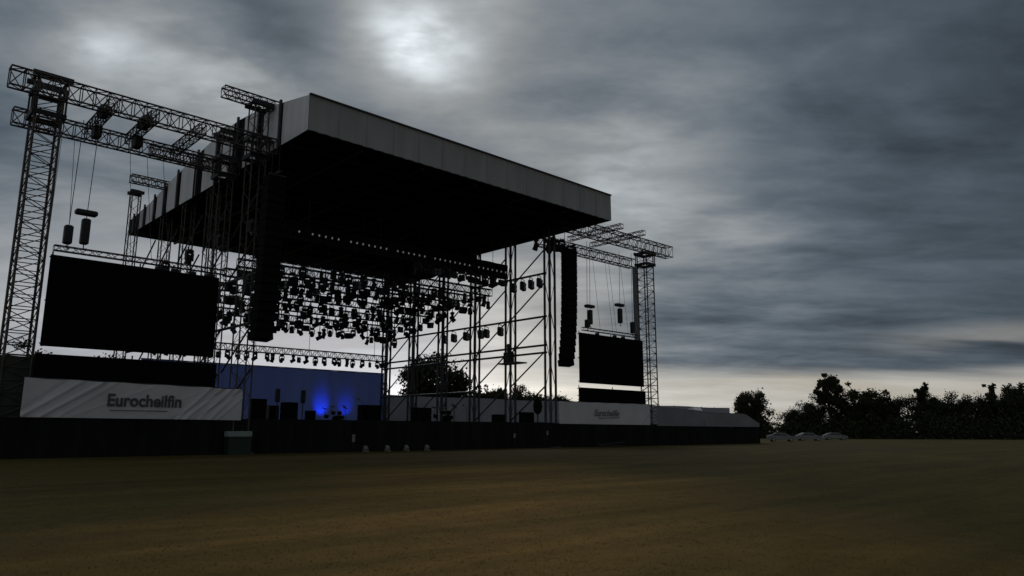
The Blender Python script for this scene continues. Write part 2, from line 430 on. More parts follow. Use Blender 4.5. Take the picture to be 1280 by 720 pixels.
# front fascia: fabric bays with slight sag, scalloped lower edge
fa = MB(); nx = 220; rows = 14
for j in range(rows):
    v = j/(rows-1)
    for i in range(nx+1):
        u = i/nx; x = RX0+(RX1-RX0)*u; bay = (u*14) % 1
        sag = 0.06*math.sin(bay*PI)*math.sin(v*PI)
        zb = RZ + 0.05*abs(math.sin(u*36*PI)); zt = 26.62
        fa.v.append((x, 48.5+sag-0.012*math.sin(x*5)*(1-v), zb+(zt-zb)*v))
for j in range(rows-1):
    for i in range(nx):
        k = j*(nx+1)+i; fa.f.append((k, k+1, k+nx+2, k+nx+1))
fa.build('front_fascia', M['fascia'], rf, smooth=True)
for k in range(1, 14):
    xs = RX0+(RX1-RX0)*k/14
    sm = MB(); sm.bbox((xs-0.035, 48.455, RZ+0.06), (xs+0.035, 48.475, 26.6)); sm.build('fabric_seam', M['fascia'], rf)
MB().bbox((RX0-0.02, 48.36, 26.62), (RX1+0.02, 48.62, 26.74)).build('edge_trim', M['steel'], rf)
MB().bbox((RX0+0.05, 48.62, RZ+0.02), (RX1-0.05, 48.74, RZ+0.16)).build('edge_beam', M['black'], rf)
def ztop(t):
    for (a, b), (c, d) in zip(prof, prof[1:]):
        if a <= t <= c: return b+(d-b)*(t-a)/(c-a)
    return prof[-1][1]
bk = MB(); bp_ = [(48.75, RZ+0.02)] + [(90.2, RZ+0.02)] + [(t, z-0.12) for t, z in reversed(prof)]
bk.prism([(max(48.75, a), b) for a, b in bp_], 0, RX0+0.06, RX0+0.14)
bk.build('gable_backing', M['drape'], rf)
bk = MB(); bk.prism([(max(48.75, a), b) for a, b in bp_], 0, RX1-0.14, RX1-0.06); bk.build('gable_backing', M['banner2'], rf)
edges = [(48.52, 52.8), (53.3, 56.2), (57.6, 60.0), (62.3, 65.0), (66.2, 69.0), (71.2, 74.6), (75.8, 78.3), (79.4, 81.4), (82.2, 84.6), (85.2, 87.0)]
for a, b in edges:
    p = MB(); k = 10
    for x in (RX0-0.02,):
        for j in range(8):
            for i in range(k+1):
                t = a+(b-a)*i/k; v = j/7; z0 = RZ+0.02; z1 = ztop(t)-0.05
                p.v.append((x-0.05*math.sin(i/k*PI)*math.sin(v*PI), t, z0+(z1-z0)*v))
        for j in range(7):
            for i in range(k):
                q = j*(k+1)+i; p.f.append((q, q+1, q+k+2, q+k+1))
    p.build('gable_panel', M['gable'], rf, smooth=True)
for t in (53.05, 57.0, 61.2, 65.6, 70.1, 75.2, 78.9, 81.8, 84.9, 88.4):
    MB().bbox((RX0-0.22, t-0.13, RZ-0.1), (RX0-0.06, t+0.13, ztop(t)+0.15)).build('gable_post', M['steel'], rf)
MB().bbox((RX0+0.05, 90.22, RZ), (RX1-0.05, 90.34, 25.62)).build('rear_fascia', M['drape'], rf)
gm = MB()
for t in (52, 58, 64, 70, 76, 82, 88): gm.bbox((RX0+0.3, t-0.12, RZ-0.12), (RX1-0.3, t+0.12, RZ+0.11))
for x in (30, 36, 42, 48, 54): gm.bbox((x-0.1, 49, RZ-0.30), (x+0.1, 90, RZ-0.125))
gm.build('roof_beam', M['black'], rf)

# lattice trusses above the roof edge, sticking out beyond the left gable
for y, x0, x1, z, lb in ((54.8, 20.9, 29.0, 27.75, 'short lattice truss end jutting left above the roof gable, nearest to the front corner'),
                         (67.0, 19.6, 27.5, 26.0, 'short lattice truss end jutting left from the middle of the roof gable'),
                         (79.2, 21.6, 26.6, 27.0, 'short lattice truss end jutting left at the back of the roof gable')):
    gantry(lb, (x0, y, z), (x1, y, z), 0.7, 0.75, 0.6, 'truss ends jutting from the left gable')

# ------------------------------------------------------------------ towers
tower('tall dark lattice tower at the far left, outside the large screen, carrying the long gantry', 9.75, 56.6, 1.55, 25.2, 0.78, None, rc=0.085, sleeve=(22.7, 24.5), dense=True)
ordn = ['frontmost', 'second', 'third', 'fourth', 'fifth', 'rearmost']
for k in range(6):
    y = 54.9+6.2*k
    w = 1.15 if k < 2 else 0.9
    who = ('frontmost truss tower of the row along the left gable of the roof' if k == 0 else
           'rearmost truss tower of the row along the left gable of the roof' if k == 5 else
           f'{ordn[k]} truss tower from the front in the row along the left gable of the roof')
    tower(who, 23.95 if k < 2 else 24.1 if k == 5 else 25.6, y, w, (27.3, 26.7, RZ-0.1, RZ-0.1, RZ-0.1, 27.4)[k], 1.0, 'roof towers along the left gable', cap=k in (0, 1, 5), rc=0.062, sleeve=(23.0, 24.6) if k < 2 else None)
for k in range(6):
    y = 54.9+6.2*k
    who = ('frontmost double-legged roof tower right of the stage, beside the hanging speaker column' if k == 0 else
           'rearmost double-legged roof tower right of the stage, at the end of the blue cloth' if k == 5 else
           f'{ordn[k]} double-legged roof tower from the front on the right of the stage')
    tower(who, 57.75, y, 0.78, RZ-0.15, 3.1, 'roof towers along the right of the stage', cap=False, rc=0.13, m='steel', rungs=True)
tower('tall lattice tower at the far right, beside the smaller screen, carrying the right gantry', 77.6, 56.6, 1.45, 24.2, 0.8, None, rc=0.078, sleeve=(22.9, 24.3), dense=True)
# scrim strip hung inside the right outer tower
ts = thing('tower_banner', 'narrow grey mesh strip hung on the rightmost tall tower', 'banner', (76.2, 56.4, 12))
skirt_sheet(75.7, 76.7, 57.3, 9.6, 22.6, 0.02).build('cloth', M['wrap'], ts)

# ------------------------------------------------------------------ gantries over the wings
gl = 'gantries over the left screen'
gantry('front lattice gantry from the far left tower to the roof, nearer of two', (7.0, 53.6, 23.75), (24.9, 53.6, 23.75), 0.7, 1.25, 0.8, gl)
gantry('rear lattice gantry from the far left tower to the roof, farther of two', (8.4, 60.6, 23.75), (24.9, 60.6, 23.75), 0.7, 1.15, 0.8, gl)
for i, (x, lb) in enumerate(((13.2, 'short black crossbeam joining the two left gantries, nearest to the far left tower'),
                             (16.0, 'thick short black crossbeam in the middle between the two left gantries'),
                             (19.4, 'thin short crossbeam joining the two left gantries, nearest to the roof'))):
    t = thing('crossbeam', lb, 'crossbeam', (x, 56.8, 23.8), 'crossbeams between the left gantries')
    truss_parts(t, (x, 54.25, 24.0), (x, 60.2, 23.9), (1, 0, 0), (0, 0, 1), 0.55, 0.7, 0.7, 0.05, 0.028, 'black', True)
    if i < 2:
        hb = MB(); hb.cbox((x+0.1, 56.9, 24.35), (0.7, 1.5 if i else 1.1, 0.75), 0.06); hb.cbox((x+0.1, 58.3, 23.2), (0.55, 0.9, 0.9), 0.06)
        hb.build('winch_box', M['black'], t)
gr_ = 'gantries over the right screen'
gantry('front lattice gantry from the roof to the far right tower, nearer of two', (57.6, 53.6, 24.2), (78.7, 53.6, 24.2), 1.1, 1.35, 0.85, gr_)
gantry('rear lattice gantry from the roof to the far right tower, farther of two', (61.0, 60.0, 23.9), (79.4, 60.0, 23.9), 1.0, 1.1, 0.85, gr_)
for x, lb in ((67.3, 'short crossbeam joining the two right gantries, nearest to the roof'), (71.6, 'short crossbeam joining the two right gantries, nearest to the far right tower')):
    t = thing('crossbeam', lb, 'crossbeam', (x, 56.8, 24), 'crossbeams between the right gantries')
    truss_parts(t, (x, 52.2, 25.3), (x, 60.6, 25.3), (1, 0, 0), (0, 0, 1), 0.5, 0.55, 0.7, 0.045, 0.026, 'alu', True)

# ------------------------------------------------------------------ screens
def screen(label, x0, x1, y, z0, z1, name='video_screen', nx=6, nz=3):
    t = thing(name, label, 'screen', ((x0+x1)/2, y, z0))
    b = MB(); dx = (x1-x0)/nx; dz = (z1-z0)/nz
    for i in range(nx):
        for j in range(nz):
            b.cbox((x0+dx*(i+.5), y+R.uniform(-.004, .004), z0+dz*(j+.5)), (dx-0.006, 0.12, dz-0.006), 0.006)
    b.build('panel', M['screen'], t)
    f = MB()
    for x in (x0+0.15, (x0+x1)/2, x1-0.15): f.tube((x, y+0.2, z0), (x, y+0.2, z1+0.25), 0.05, 6)
    for z in (z0+0.2, (z0+z1)/2, z1-0.1): f.tube((x0, y+0.28, z), (x1, y+0.28, z), 0.05, 6)
    f.build('rear_frame', M['black'], t)
    return t
screen('large unlit black video screen above the banner with the bold dark word', 10.66, 21.7, T0+0.4, 6.98, 12.95, nx=8, nz=4)
screen('low wide unlit black panel between the large screen and its banner', 10.5, 22.0, T0+0.45, 4.6, 6.5, 'low_video_screen', 8, 1)
screen('smaller unlit black video screen above the banner with the faded italic logo', 62.4, 74.0, T0+0.4, 6.95, 12.55, nx=8, nz=4)
screen('low wide unlit black panel between the smaller screen and its banner', 62.3, 74.3, T0+0.45, 4.7, 6.45, 'low_video_screen', 8, 1)
def pipe_bar(label, x0, x1, y, z, tilt=0.0):
    t = thing('screen_bar', label, 'truss', ((x0+x1)/2, y, z))
    truss_parts(t, (x0, y, z), (x1, y, z+tilt), (0, 1, 0), (0, 0, 1), 0.34, 0.34, 0.5, 0.035, 0.02, 'alu')
    return t
pipe_bar('thin horizontal truss bar hung just above the large unlit screen', 10.9, 22.4, T0+1.0, 13.55)
pipe_bar('thin horizontal truss bar hung just above the smaller unlit screen', 63.6, 73.9, T0+1.0, 13.15)

def hoist(label, x, y, ztop, z0, z1, wide, group):
    """chain hoist: motor body, chain bag, chain up to the gantry, hook"""
    t = thing('chain_hoist', label, 'chain hoist', (x, y, z0), group)
    MB().cbox((x, y, (z0+z1)/2), (0.52, 0.5, (z1-z0)), 0.07).build('motor_body', M['black'], t)
    if wide:
        MB().cbox((x-0.05, y, z1+0.42), (1.35, 0.6, 0.34), 0.06).build('spreader_bar', M['black'], t)
    MB().tube((x, y, z1-0.02), (x+0.15, y, ztop), 0.026, 5).build('chain', M['cable'], t)
    hk = MB(); hk.path([(x, y, z0), (x, y, z0-0.25), (x+0.1, y, z0-0.38), (x+0.18, y, z0-0.25)], 0.035, 6); hk.build('hook', M['steel'], t)
    return t
hg = 'chain hoists above the screens'
hoist('stubby black chain hoist above the large screen, left of the pair', 11.75, 56.0, 23.0, 14.05, 15.35, False, hg)
hoist('black chain hoist with a wide top bar above the large screen, right of the pair', 12.75, 56.0, 23.0, 14.2, 16.0, True, hg)
hoist('black chain hoist with a top bar, hung left of centre above the smaller screen', 65.7, 56.0, 23.6, 13.9, 15.6, True, hg)
hoist('black chain hoist with a top bar, hung over the middle of the smaller screen', 71.3, 56.0, 23.6, 14.6, 16.4, True, hg)
hoist('short black chain hoist low at the left end of the smaller screen bar', 64.6, 55.5, 23.6, 13.4, 14.3, False, hg)
hoist('short black chain hoist beside the far right tower at the end of the bar', 73.2, 55.6, 23.6, 13.5, 14.9, False, hg)
def wire(label, a, b, group, r=0.018):
    t = MB(); t.tube(a, b, r, 5)
    o = t.build('steel_wire', M['cable'], org=a); tag(o, label, 'wire', group); return o
wl = 'thin steel wires hanging over the left screen'
for x, d in ((11.4, -0.9), (12.2, -0.5), (16.0, -.4), (17.2, -.2), (18.4, -.2)):
    wire('thin vertical steel wire hanging from the left gantries to the large screen', (x, 59.6, 23.2), (x+d, 55.4, 13.7), wl)
for x in (66.9, 69.9, 72.2, 69.2):
    wire('thin vertical steel wire hanging from the right gantries to the smaller screen', (x, 56.6, 23.4), (x, 55.5, 13.3), 'thin steel wires hanging over the right screen')
def clamp_lamp(label, x, y, z, group):
    t = thing('flood_lamp', label, 'lamp', (x, y, z), group)
    MB().cbox((x, y, z-0.28), (0.5, 0.32, 0.42), 0.05).build('housing', M['black'], t)
    MB().path([(x-0.3, y, z-0.28), (x-0.3, y, z+0.03), (x+0.3, y, z+0.03), (x+0.3, y, z-0.28)], 0.025, 5).build('bracket', M['black'], t)
for x in (17.6, 18.7, 19.9, 21.2):
    clamp_lamp('small black flood lamp clamped to the bar above the large screen', x, T0+1.0, 13.35, 'flood lamps on the left screen bar')
for x in (66.2, 69.4, 71.0):
    clamp_lamp('small black flood lamp clamped to the bar above the smaller screen', x, T0+1.0, 12.95, 'flood lamps on the right screen bar')

# ------------------------------------------------------------------ line arrays
def line_array(label, x, y, ztop, n, turn):
    t = thing('line_array', label, 'speaker column', (x, y, ztop), 'hanging speaker columns')
    f = MB(); f.bbox((x-0.7, y-0.5, ztop), (x+0.7, y-0.38, ztop+0.16)); f.bbox((x-0.7, y+0.38, ztop), (x+0.7, y+0.5, ztop+0.16))
    f.bbox((x-0.08, y-0.9, ztop+0.17), (x+0.08, y+0.9, ztop+0.36))
    f.build('flying_frame', M['black'], t)
    for dy in (-0.6, 0.6):
        MB().tube((x, y+dy, ztop+0.36), (x, y+dy, 23.2), 0.03, 5).build('chain', M['cable'], t)
    p = Vector((0, 0)); ang = 0.0; hgt = 0.70; yy, zz = y, ztop-0.02
    for k in range(n):
        ang = math.radians(0.2*k + (0.055*max(0, k-6)**2))
        dz, dy = hgt*math.cos(ang), hgt*math.sin(ang)
        rot = Matrix.Rotation(turn, 3, 'Z') @ Matrix.Rotation(-ang, 3, 'X')
        c0 = Vector((x, yy+dy/2, zz-dz/2))
        cb = MB().cbox(c0, (1.55, 0.92, hgt-0.025), 0.035, rot).build('speaker_cabinet', M['cab'], t)
        gq = MB(); gq.box(c0 + rot @ Vector((0, -0.475, 0)), (1.42, 0.025, hgt-0.12), rot)
        gq.build('grille', M['grille'], cb)
        yy += dy; zz -= dz
    return t
line_array('tall black column of stacked speakers hanging at the left front of the stage', 24.45, 52.4, 20.9, 18, 0.12)
line_array('tall black column of stacked speakers hanging at the right front of the stage', 58.2, 52.4, 21.0, 18, -0.12)

# ------------------------------------------------------------------ side scaffolding
def side_scaffold(x, label, levels, z0, diag, name='scaffold_bracing'):
    t = thing(name, label, 'scaffold bracing', (x, 70, z0))
    for z, y0, y1 in levels:
        MB().tube((x, y0, z), (x, y1, z+0.02), 0.12, 7).build('ledger', M['steel'], t)
    for (y0, z0_, y1, z1_) in diag:
        MB().tube((x+0.05, y0, z0_), (x+0.05, y1, z1_), 0.08, 6).build('brace', M['steel'], t)
    return t
ys = [54.9+6.2*k for k in range(6)]
dg_ = []
for a, b in zip(ys, ys[1:]):
    for z in (2.7, 6.4, 10.1, 13.9, 17.6): dg_.append((b-0.4, z, a+0.4, z+3.6))
side_scaffold(57.2, 'grid of ledgers and diagonal braces between the right roof towers', [(18.6, 54.9, 67.3), (13.85, 54.9, 85.9), (10.75, 54.9, 85.9), (9.95, 54.9, 85.9), (6.2, 67, 85.9)], 2.6, dg_)
side_scaffold(24.75, 'grid of ledgers and diagonal braces between the left roof towers', [(13.85, 54.9, 85.9), (9.95, 54.9, 85.9)], 2.6, dg_)
pl = thing('work_platform', 'short scaffold platform on the side of the right roof towers, low above the stage', 'platform', (57.3, 61.0, 9.1))
MB().bbox((56.2, 58.3, 9.0), (57.6, 61.6, 9.14)).build('deck_board', M['steel'], pl)
q = MB(); q.cbox((57.0, 60.6, 9.75), (0.8, 1.0, 1.2), 0.05); q.tube((57, 60.6, 10.3), (57, 60.6, 11.3), 0.2, 8); q.build('control_box', M['black'], pl)

# ------------------------------------------------------------------ lighting rig under the roof
def moving_head(tilt, label='', group=None):
    t = thing('moving_head_lamp', label, 'stage lamp', (0, 0, 0), group)
    b = MB().cbox((0, 0, -0.12), (0.46, 0.40, 0.20), 0.04); b.tube((-0.14, 0, -0.03), (-0.14, 0, 0.1), 0.03, 6); b.tube((0.14, 0, -0.03), (0.14, 0, 0.1), 0.03, 6)
    b.build('base', M['black'], t)
    y = MB()
    for s in (-1, 1):
        y.box((s*0.27, 0, -0.50), (0.07, 0.20, 0.52)); 
    y.box((0, 0, -0.245), (0.60, 0.22, 0.06)); y.build('yoke', M['black'], t)
    rot = Matrix.Rotation(tilt, 3, 'X')
    c = Vector((0, 0, -0.66))
    h = MB().lathe(c, [(0.10, 0.30), (0.19, 0.24), (0.215, 0.08), (0.20, -0.05), (0.215, -0.18), (0.235, -0.34), (0.225, -0.36)], 14, rot)
    hd = h.build('head', M['black'], t, smooth=True)
    MB().lathe(c, [(0.16, -0.3605), (0.16, -0.372)], 14, rot).build('lens', M['lens'], hd)
    return t
def wash_box(label='', group=None):
    t = thing('blinder_lamp', label, 'stage lamp', (0, 0, 0), group)
    MB().cbox((0, 0, -0.52), (0.74, 0.30, 0.66), 0.05).build('housing', M['black'], t)
    MB().path([(-0.42, 0, -0.5), (-0.42, 0, 0.0), (0.42, 0, 0.0), (0.42, 0, -0.5)], 0.03, 5).build('bracket', M['black'], t)
    l = MB()
    for x in (-0.18, 0.18):
        for z in (-0.37, -0.68): l.lathe((x, -0.155, z), [(0.13, 0), (0.13, 0.02)], 10, Matrix.Rotation(PI/2, 3, 'X'))
    l.build('lens', M['lens'], t)
    return t
protos = [moving_head(0.35), moving_head(-0.7), moving_head(1.1), wash_box()]
used = [False]*4
def place(k, loc, rz, label, group, sc=1.0):
    if used[k]: o = copy_tree(protos[k])
    else: o = protos[k]; used[k] = True
    o.location = loc; o.rotation_euler = (0, 0, rz); o.scale = (sc, sc, sc); o['label'] = label; o['group'] = group
    return o
rows = [(60.0, 18.9, 28.5, 56.0, 'first'), (63.2, 17.4, 28.0, 56.6, 'second'), (66.6, 17.1, 28.0, 56.6, 'third'), (70.2, 16.8, 28.2, 56.6, 'fourth'),
        (74.0, 16.1, 28.2, 56.6, 'fifth'), (78.0, 15.5, 28.4, 56.6, 'sixth'), (82.0, 14.9, 28.4, 56.6, 'seventh'), (85.0, 11.3, 26.0, 57.2, 'eighth')]
for i, (y, z, x0, x1, wd) in enumerate(rows):
    lab = {0: 'frontmost overhead lighting truss, with the row of small white bulbs', 7: 'lowest rear lighting truss just above the blue cloth'}.get(i, f'overhead lighting truss under the roof, {wd} row from the front')
    t = thing('lighting_truss', lab, 'lighting truss', ((x0+x1)/2, y, z), 'lighting trusses under the roof')
    truss_parts(t, (x0, y, z), (x1, y, z), (0, 1, 0), (0, 0, 1), 0.5, 0.75, 0.6, 0.055, 0.032, 'black', True)
    for x in (x0+3, (x0+x1)/2-3, (x0+x1)/2+4, x1-2):
        MB().tube((x, y, z+0.3), (x, y, RZ-0.2), 0.03, 5).build('hanging_chain', M['cable'], t)
    if i == 0:
        for k in range(40):
            x = 30.4+0.662*k
            if k in (1, 7, 15, 22, 31): continue
            bt = thing('bulb', 'small white lit bulb in the long row under the roof', 'bulb', (x, y-0.4, z+0.25), 'row of white bulbs under the roof')
            MB().lathe((x, y-0.42, z+0.22), [(0.03, 0.12), (0.07, 0.06), (0.08, 0), (0.06, -0.06), (0.02, -0.09)], 10).build('globe', M['bulb'], bt, smooth=True)
            MB().tube((x, y-0.42, z+0.33), (x, y-0.30, z+0.40), 0.035, 6).build('holder', M['black'], bt)
        for k in range(20):
            x = 43.5+0.64*k
            place(R.choice((0, 1, 2, 3)), (x+R.uniform(-.2, .2), y+R.uniform(-.1, .1), z-0.42), R.uniform(-1.2, 1.2), 'black stage lamp hanging under the truss with the row of white bulbs', 'stage lamps on the bulb truss', R.uniform(1.0, 1.3))
        # dark teaser cloth behind the bulbs
        te = thing('border_cloth', 'black border cloth hung under the roof behind the row of white bulbs', 'stage cloth', ((x0+x1)/2, y+0.5, z))
        skirt_sheet(x0-0.5, x1+0.8, y+0.6, z-0.25, z+1.4, 0.08).build('cloth', M['drape'], te)
        continue
    n = 33 if i < 7 else 28
    x = x0+0.4; step = (x1-x0-0.8)/(n-1)
    gname = f'stage lamps on the {wd} lighting truss'
    names = {7: 'rear lighting truss above the blue cloth'}
    for k in range(n):
        r = R.random(); kind = 3 if r < 0.22 else (0 if r < 0.55 else 1 if r < 0.8 else 2)
        xx = x+step*k+R.uniform(-.3, .3)
        w = names.get(i, f'{wd} lighting truss from the front under the roof')
        lbl = (f'black four-lens lamp hanging under the {w}' if kind == 3 else f'black moving head lamp hanging under the {w}')
        drop = R.choice((0, 0.1, 0.4, 0.8))*(i < 7); sc = R.uniform(1.0, 1.32) if i < 7 else R.uniform(0.95, 1.1)
        lamp = place(kind, (xx, y+R.uniform(-.12, .12), z-0.42-drop), R.uniform(-1.2, 1.2), lbl, gname, sc)
        if drop > 0.2:
            ORG[lamp.name] = Vector((0, 0, 0))
            MB().tube((0, 0, 0.02), (0, 0, (drop+0.1)/sc), 0.045, 6).build('hanger', M['black'], lamp)
# big lamps hung on the ledgers of the right side scaffold
for y, z in ((55.9, 18.4), (57.2, 18.4), (58.5, 18.4), (60.0, 18.4), (62.2, 13.65), (64.6, 13.65), (65.6, 13.65), (68.3, 13.65), (70.6, 13.65), (72.4, 13.65)):
    place(3, (57.2, y, z), 0.5, 'black four-lens lamp hanging from a high ledger between the right roof towers', 'lamps on the right side scaffold', 1.5)
for y in (57.0, 63.4, 69.6, 75.8):
    for z in (18.4, 13.65):
        place(R.choice((0, 1, 3)), (24.75, y+R.uniform(-.6, .6), z), 0.4, 'black stage lamp hanging between the left roof towers behind the large screen', 'lamps on the left side scaffold', 1.4)
# side masking below the right edge of the roof
sd = thing('masking_cloth', 'black masking cloth hanging below the right edge of the roof at the back', 'stage cloth', (59.9, 76, RZ))
bs = MB(); k = 60
for j in range(4):
    for i in range(k+1):
        y = 69.5+20.5*i/k
        bs.v.append((59.9+0.08*math.sin(y*3.3), y, RZ+0.1-j*(0.62 + 0.02*math.sin(y*2))*(1.0 if y > 72 else 0.6)))
for j in range(3):
    for i in range(k):
        q = j*(k+1)+i; bs.f.append((q, q+1, q+k+2, q+k+1))
bs.build('cloth', M['drape'], sd)
# small dark fixtures where roof and right gantry meet
for k in range(6):
    place(R.choice((0, 1, 2)), (57.9+0.6*k, 55.6+R.uniform(-.3, 1.6), 23.3-R.uniform(0, .6)), R.uniform(-1, 1), 'black moving head lamp clustered above the right hanging speaker column', 'lamps above the right speaker column', 1.35)

# ------------------------------------------------------------------ backdrop and stage gear
bd = thing('backdrop', 'wide plain blue cloth hung across the back of the stage', 'backdrop', (42, 86.6, 2.6))
skirt_sheet(26.5, 57.9, 86.7, 2.57, 9.45, 0.10, 0.35).build('cloth', M['blue'], bd, smooth=True)
MB().tube((26.3, 86.7, 9.5), (58.1, 86.7, 9.5), 0.05, 6).build('top_pipe', M['black'], bd)

def uplight(label, x, y, power):
    t = thing('floor_uplight', label, 'stage lamp', (x, y, 2.56), 'lit blue lamps at the foot of the backdrop')
    MB().lathe((x, y, 2.62), [(0.16, -0.05), (0.2, 0.0), (0.2, 0.30), (0.17, 0.36)], 14).build('housing', M['black'], t, smooth=True)
    MB().lathe((x, y, 2.985), [(0.15, 0), (0.15, 0.02)], 14).build('lens', M['bluelens'], t)
    ld = bpy.data.lights.new('blue_beam', 'SPOT'); ld.color = (0.02, 0.09, 1.0); ld.energy = power; ld.spot_size = math.radians(62); ld.spot_blend = 0.9
    ld.shadow_soft_size = 0.3
    lo = bpy.data.objects.new('blue_beam', ld); col.objects.link(lo); lo.parent = t; lo.location = (0, 0.0, 0.52)
    lo.rotation_euler = Vector((0, 1.0, 1.0)).to_track_quat('-Z', 'Y').to_euler()
uplight('lit blue floor lamp at the foot of the blue cloth, the brighter one', 48.5, 84.9, 1300)
uplight('lit blue floor lamp at the foot of the blue cloth, the weaker one further right', 52.0, 84.9, 650)

def amp(label, x, y, w, d, h, group=None, split=1, cover=False):
    t = thing('amplifier_stack', label, 'amplifier', (x, y, 2.56), group)
    for k in range(split):
        hh = h/split
        c = MB().cbox((x, y, 2.57+hh*(k+.5)), (w, d, hh-0.015), 0.04).build('cabinet', M['wrap'] if cover else M['cab'], t)
        MB().bbox((x-w/2+0.06, y-d/2-0.022, 2.57+hh*k+0.07), (x+w/2-0.06, y-d/2-0.002, 2.57+hh*(k+1)-0.08)).build('grille', M['grille'], c)
    return t
amp('tall black speaker stack at the left end of the stage, before the blue cloth', 32.4, 70, 1.5, .8, 2.2, None, 2)
amp('covered grey equipment case between two black stacks on the stage left', 34.1, 70.4, 1.1, .8, 1.65, None, 1, True)
amp('wide black amplifier stack on the stage before the blue cloth, right of the grey case', 35.7, 70, 1.55, .8, 1.95, None, 2)
amp('low black monitor speaker left of the brighter blue lamp', 38.6, 71, 0.9, .7, 1.2)
amp('big black speaker stack at the right end of the blue cloth', 45.1, 70, 2.5, .9, 1.9, None, 2)
amp('black flight case stack on the stage in front of the grey rear fence', 50.6, 68, 2.2, .9, 1.7, None, 2)
amp('black rack of gear at the foot of the second right roof tower', 57.6, 58.4, 1.6, .8, 1.15)
amp('low black gear case near the frontmost right roof tower', 54.9, 60.0, 1.3, .8, 0.9)
def stand(label, x, y, z, kind, group=None):
    t = thing('microphone_stand' if kind == 'mic' else 'lamp_post', label, 'stand', (x, y, 2.56), group)
    if kind == 'mic':
        b = MB()
        for a in range(3): b.tube((x, y, 2.72), (x+0.32*math.cos(a*2.1), y+0.32*math.sin(a*2.1), 2.58), 0.02, 5)
        b.build('tripod', M['black'], t)
        MB().tube((x, y, 2.7), (x, y, z), 0.02, 6).build('pole', M['black'], t)
        MB().tube((x, y, z), (x-0.55, y-0.1, z+0.25), 0.018, 6).build('boom', M['black'], t)
        MB().lathe((x-0.58, y-0.1, z+0.26), [(0.02, -.1), (0.04, 0), (0.055, .06), (0.03, .12)], 8).build('microphone', M['grille'], t)
    else:
        MB().cbox((x, y, 2.6), (0.6, 0.6, 0.08), 0.03).build('foot', M['black'], t)
        MB().tube((x, y, 2.64), (x, y, z-0.8), 0.05, 6).build('pole', M['black'], t)
        MB().cbox((x, y, z-0.5), (0.42, 0.36, 1.3), 0.06).build('head', M['black'], t)
stand('slim black column lamp on the stage, between the tall speaker stack and the wide amplifier', 34.0, 69.2, 5.6, 'post', 'column lamps on stage')
stand('slim black column lamp on the stage, just right of the wide amplifier stack', 36.95, 69.6, 5.6, 'post', 'column lamps on stage')
stand('black microphone stand with boom, above the big stack at the right of the blue cloth', 43.4, 68.8, 4.75, 'mic')
stand('black microphone stand with boom, in front of the grey rear fence near the third tower', 53.4, 63.5, 4.2, 'mic')
stand('black microphone stand at the left of the drum kit', 46.6, 63.0, 4.1, 'mic')

def drum_kit(label, x, y, s=1.0):
    t = thing('drum_kit', label, 'drum kit', (x, y, 2.56)); z = 2.57
    MB().lathe((x, y, z+0.36*s), [(0.34*s, -0.25*s), (0.36*s, -0.24*s), (0.36*s, 0.24*s), (0.34*s, 0.25*s)], 20, Matrix.Rotation(PI/2, 3, 'X')).build('bass_drum', M['cab'], t)
    for dx, dy, dz, r in ((-0.35, 0.1, 0.95, .2), (0.35, 0.1, 0.95, .21), (0.85, 0.55, 0.55, .26), (-0.8, .55, .62, .22)):
        MB().lathe((x+dx*s, y+dy*s, z+dz*s), [(r*s, -0.16*s), (r*s, 0.16*s)], 16, Matrix.Rotation(0.25, 3, 'X')).build('drum', M['cab'], t)
    for dx, dy, dz in ((-1.15, 0.3, 1.35), (1.1, 0.25, 1.45), (-0.6, -0.2, 1.55), (0.65, -0.2, 1.6)):
        MB().tube((x+dx*s, y+dy*s, z), (x+dx*s, y+dy*s, z+dz*s), 0.025, 5).build('cymbal_stand', M['steel'], t)
        MB().lathe((x+dx*s, y+dy*s, z+dz*s), [(0.27*s, -.01), (0.08*s, .02), (0.02*s, .06)], 16, Matrix.Rotation(0.35, 3, 'Y')).build('cymbal', M['brass'], t)
drum_kit('black drum kit with tilted cymbals on the stage in front of the grey rear fence', 52.6, 66.0, 1.25)
drum_kit('black drum kit silhouetted before the blue cloth between the two blue lamps', 42.0, 71.5, 1.1)
fm = thing('floor_spotlight', 'dark hooded spotlight on a stand between the two front right roof towers', 'stage lamp', (57.6, 56.7, 2.56))
MB().lathe((57.6, 56.7, 4.35), [(0.12, -.9), (.42, -.6), (.5, 0), (.40, .6), (.15, .85)], 14).build('housing', M['cab'], fm, smooth=True)
MB().tube((57.6, 56.7, 2.58), (57.6, 56.7, 3.5), 0.07, 6).build('pole', M['black'], fm)
MB().box((57.6, 56.7, 2.6), (0.9, 0.9, 0.06)).build('foot', M['black'], fm)

# ------------------------------------------------------------------ rear fence
rfn = thing('scrim_fence', 'long blue grey scrim fence behind the right half of the stage', 'fence', (90, 88, 0))
banner_mesh(58.6, 150.0, 88.0, 0, 0, 6.72, 6.85, [(60+5*k, rr.uniform(-.4, .4), .4, rr.uniform(-.08, .08)) for k in range(18)], step=0.5, sag=0.10).build('cloth', M['scrim'], rfn, smooth=True)
for k in range(19): MB().tube((59+5*k, 88.15, 0), (59+5*k, 88.15, 6.9), 0.06, 6).build('post', M['steel'], rfn)

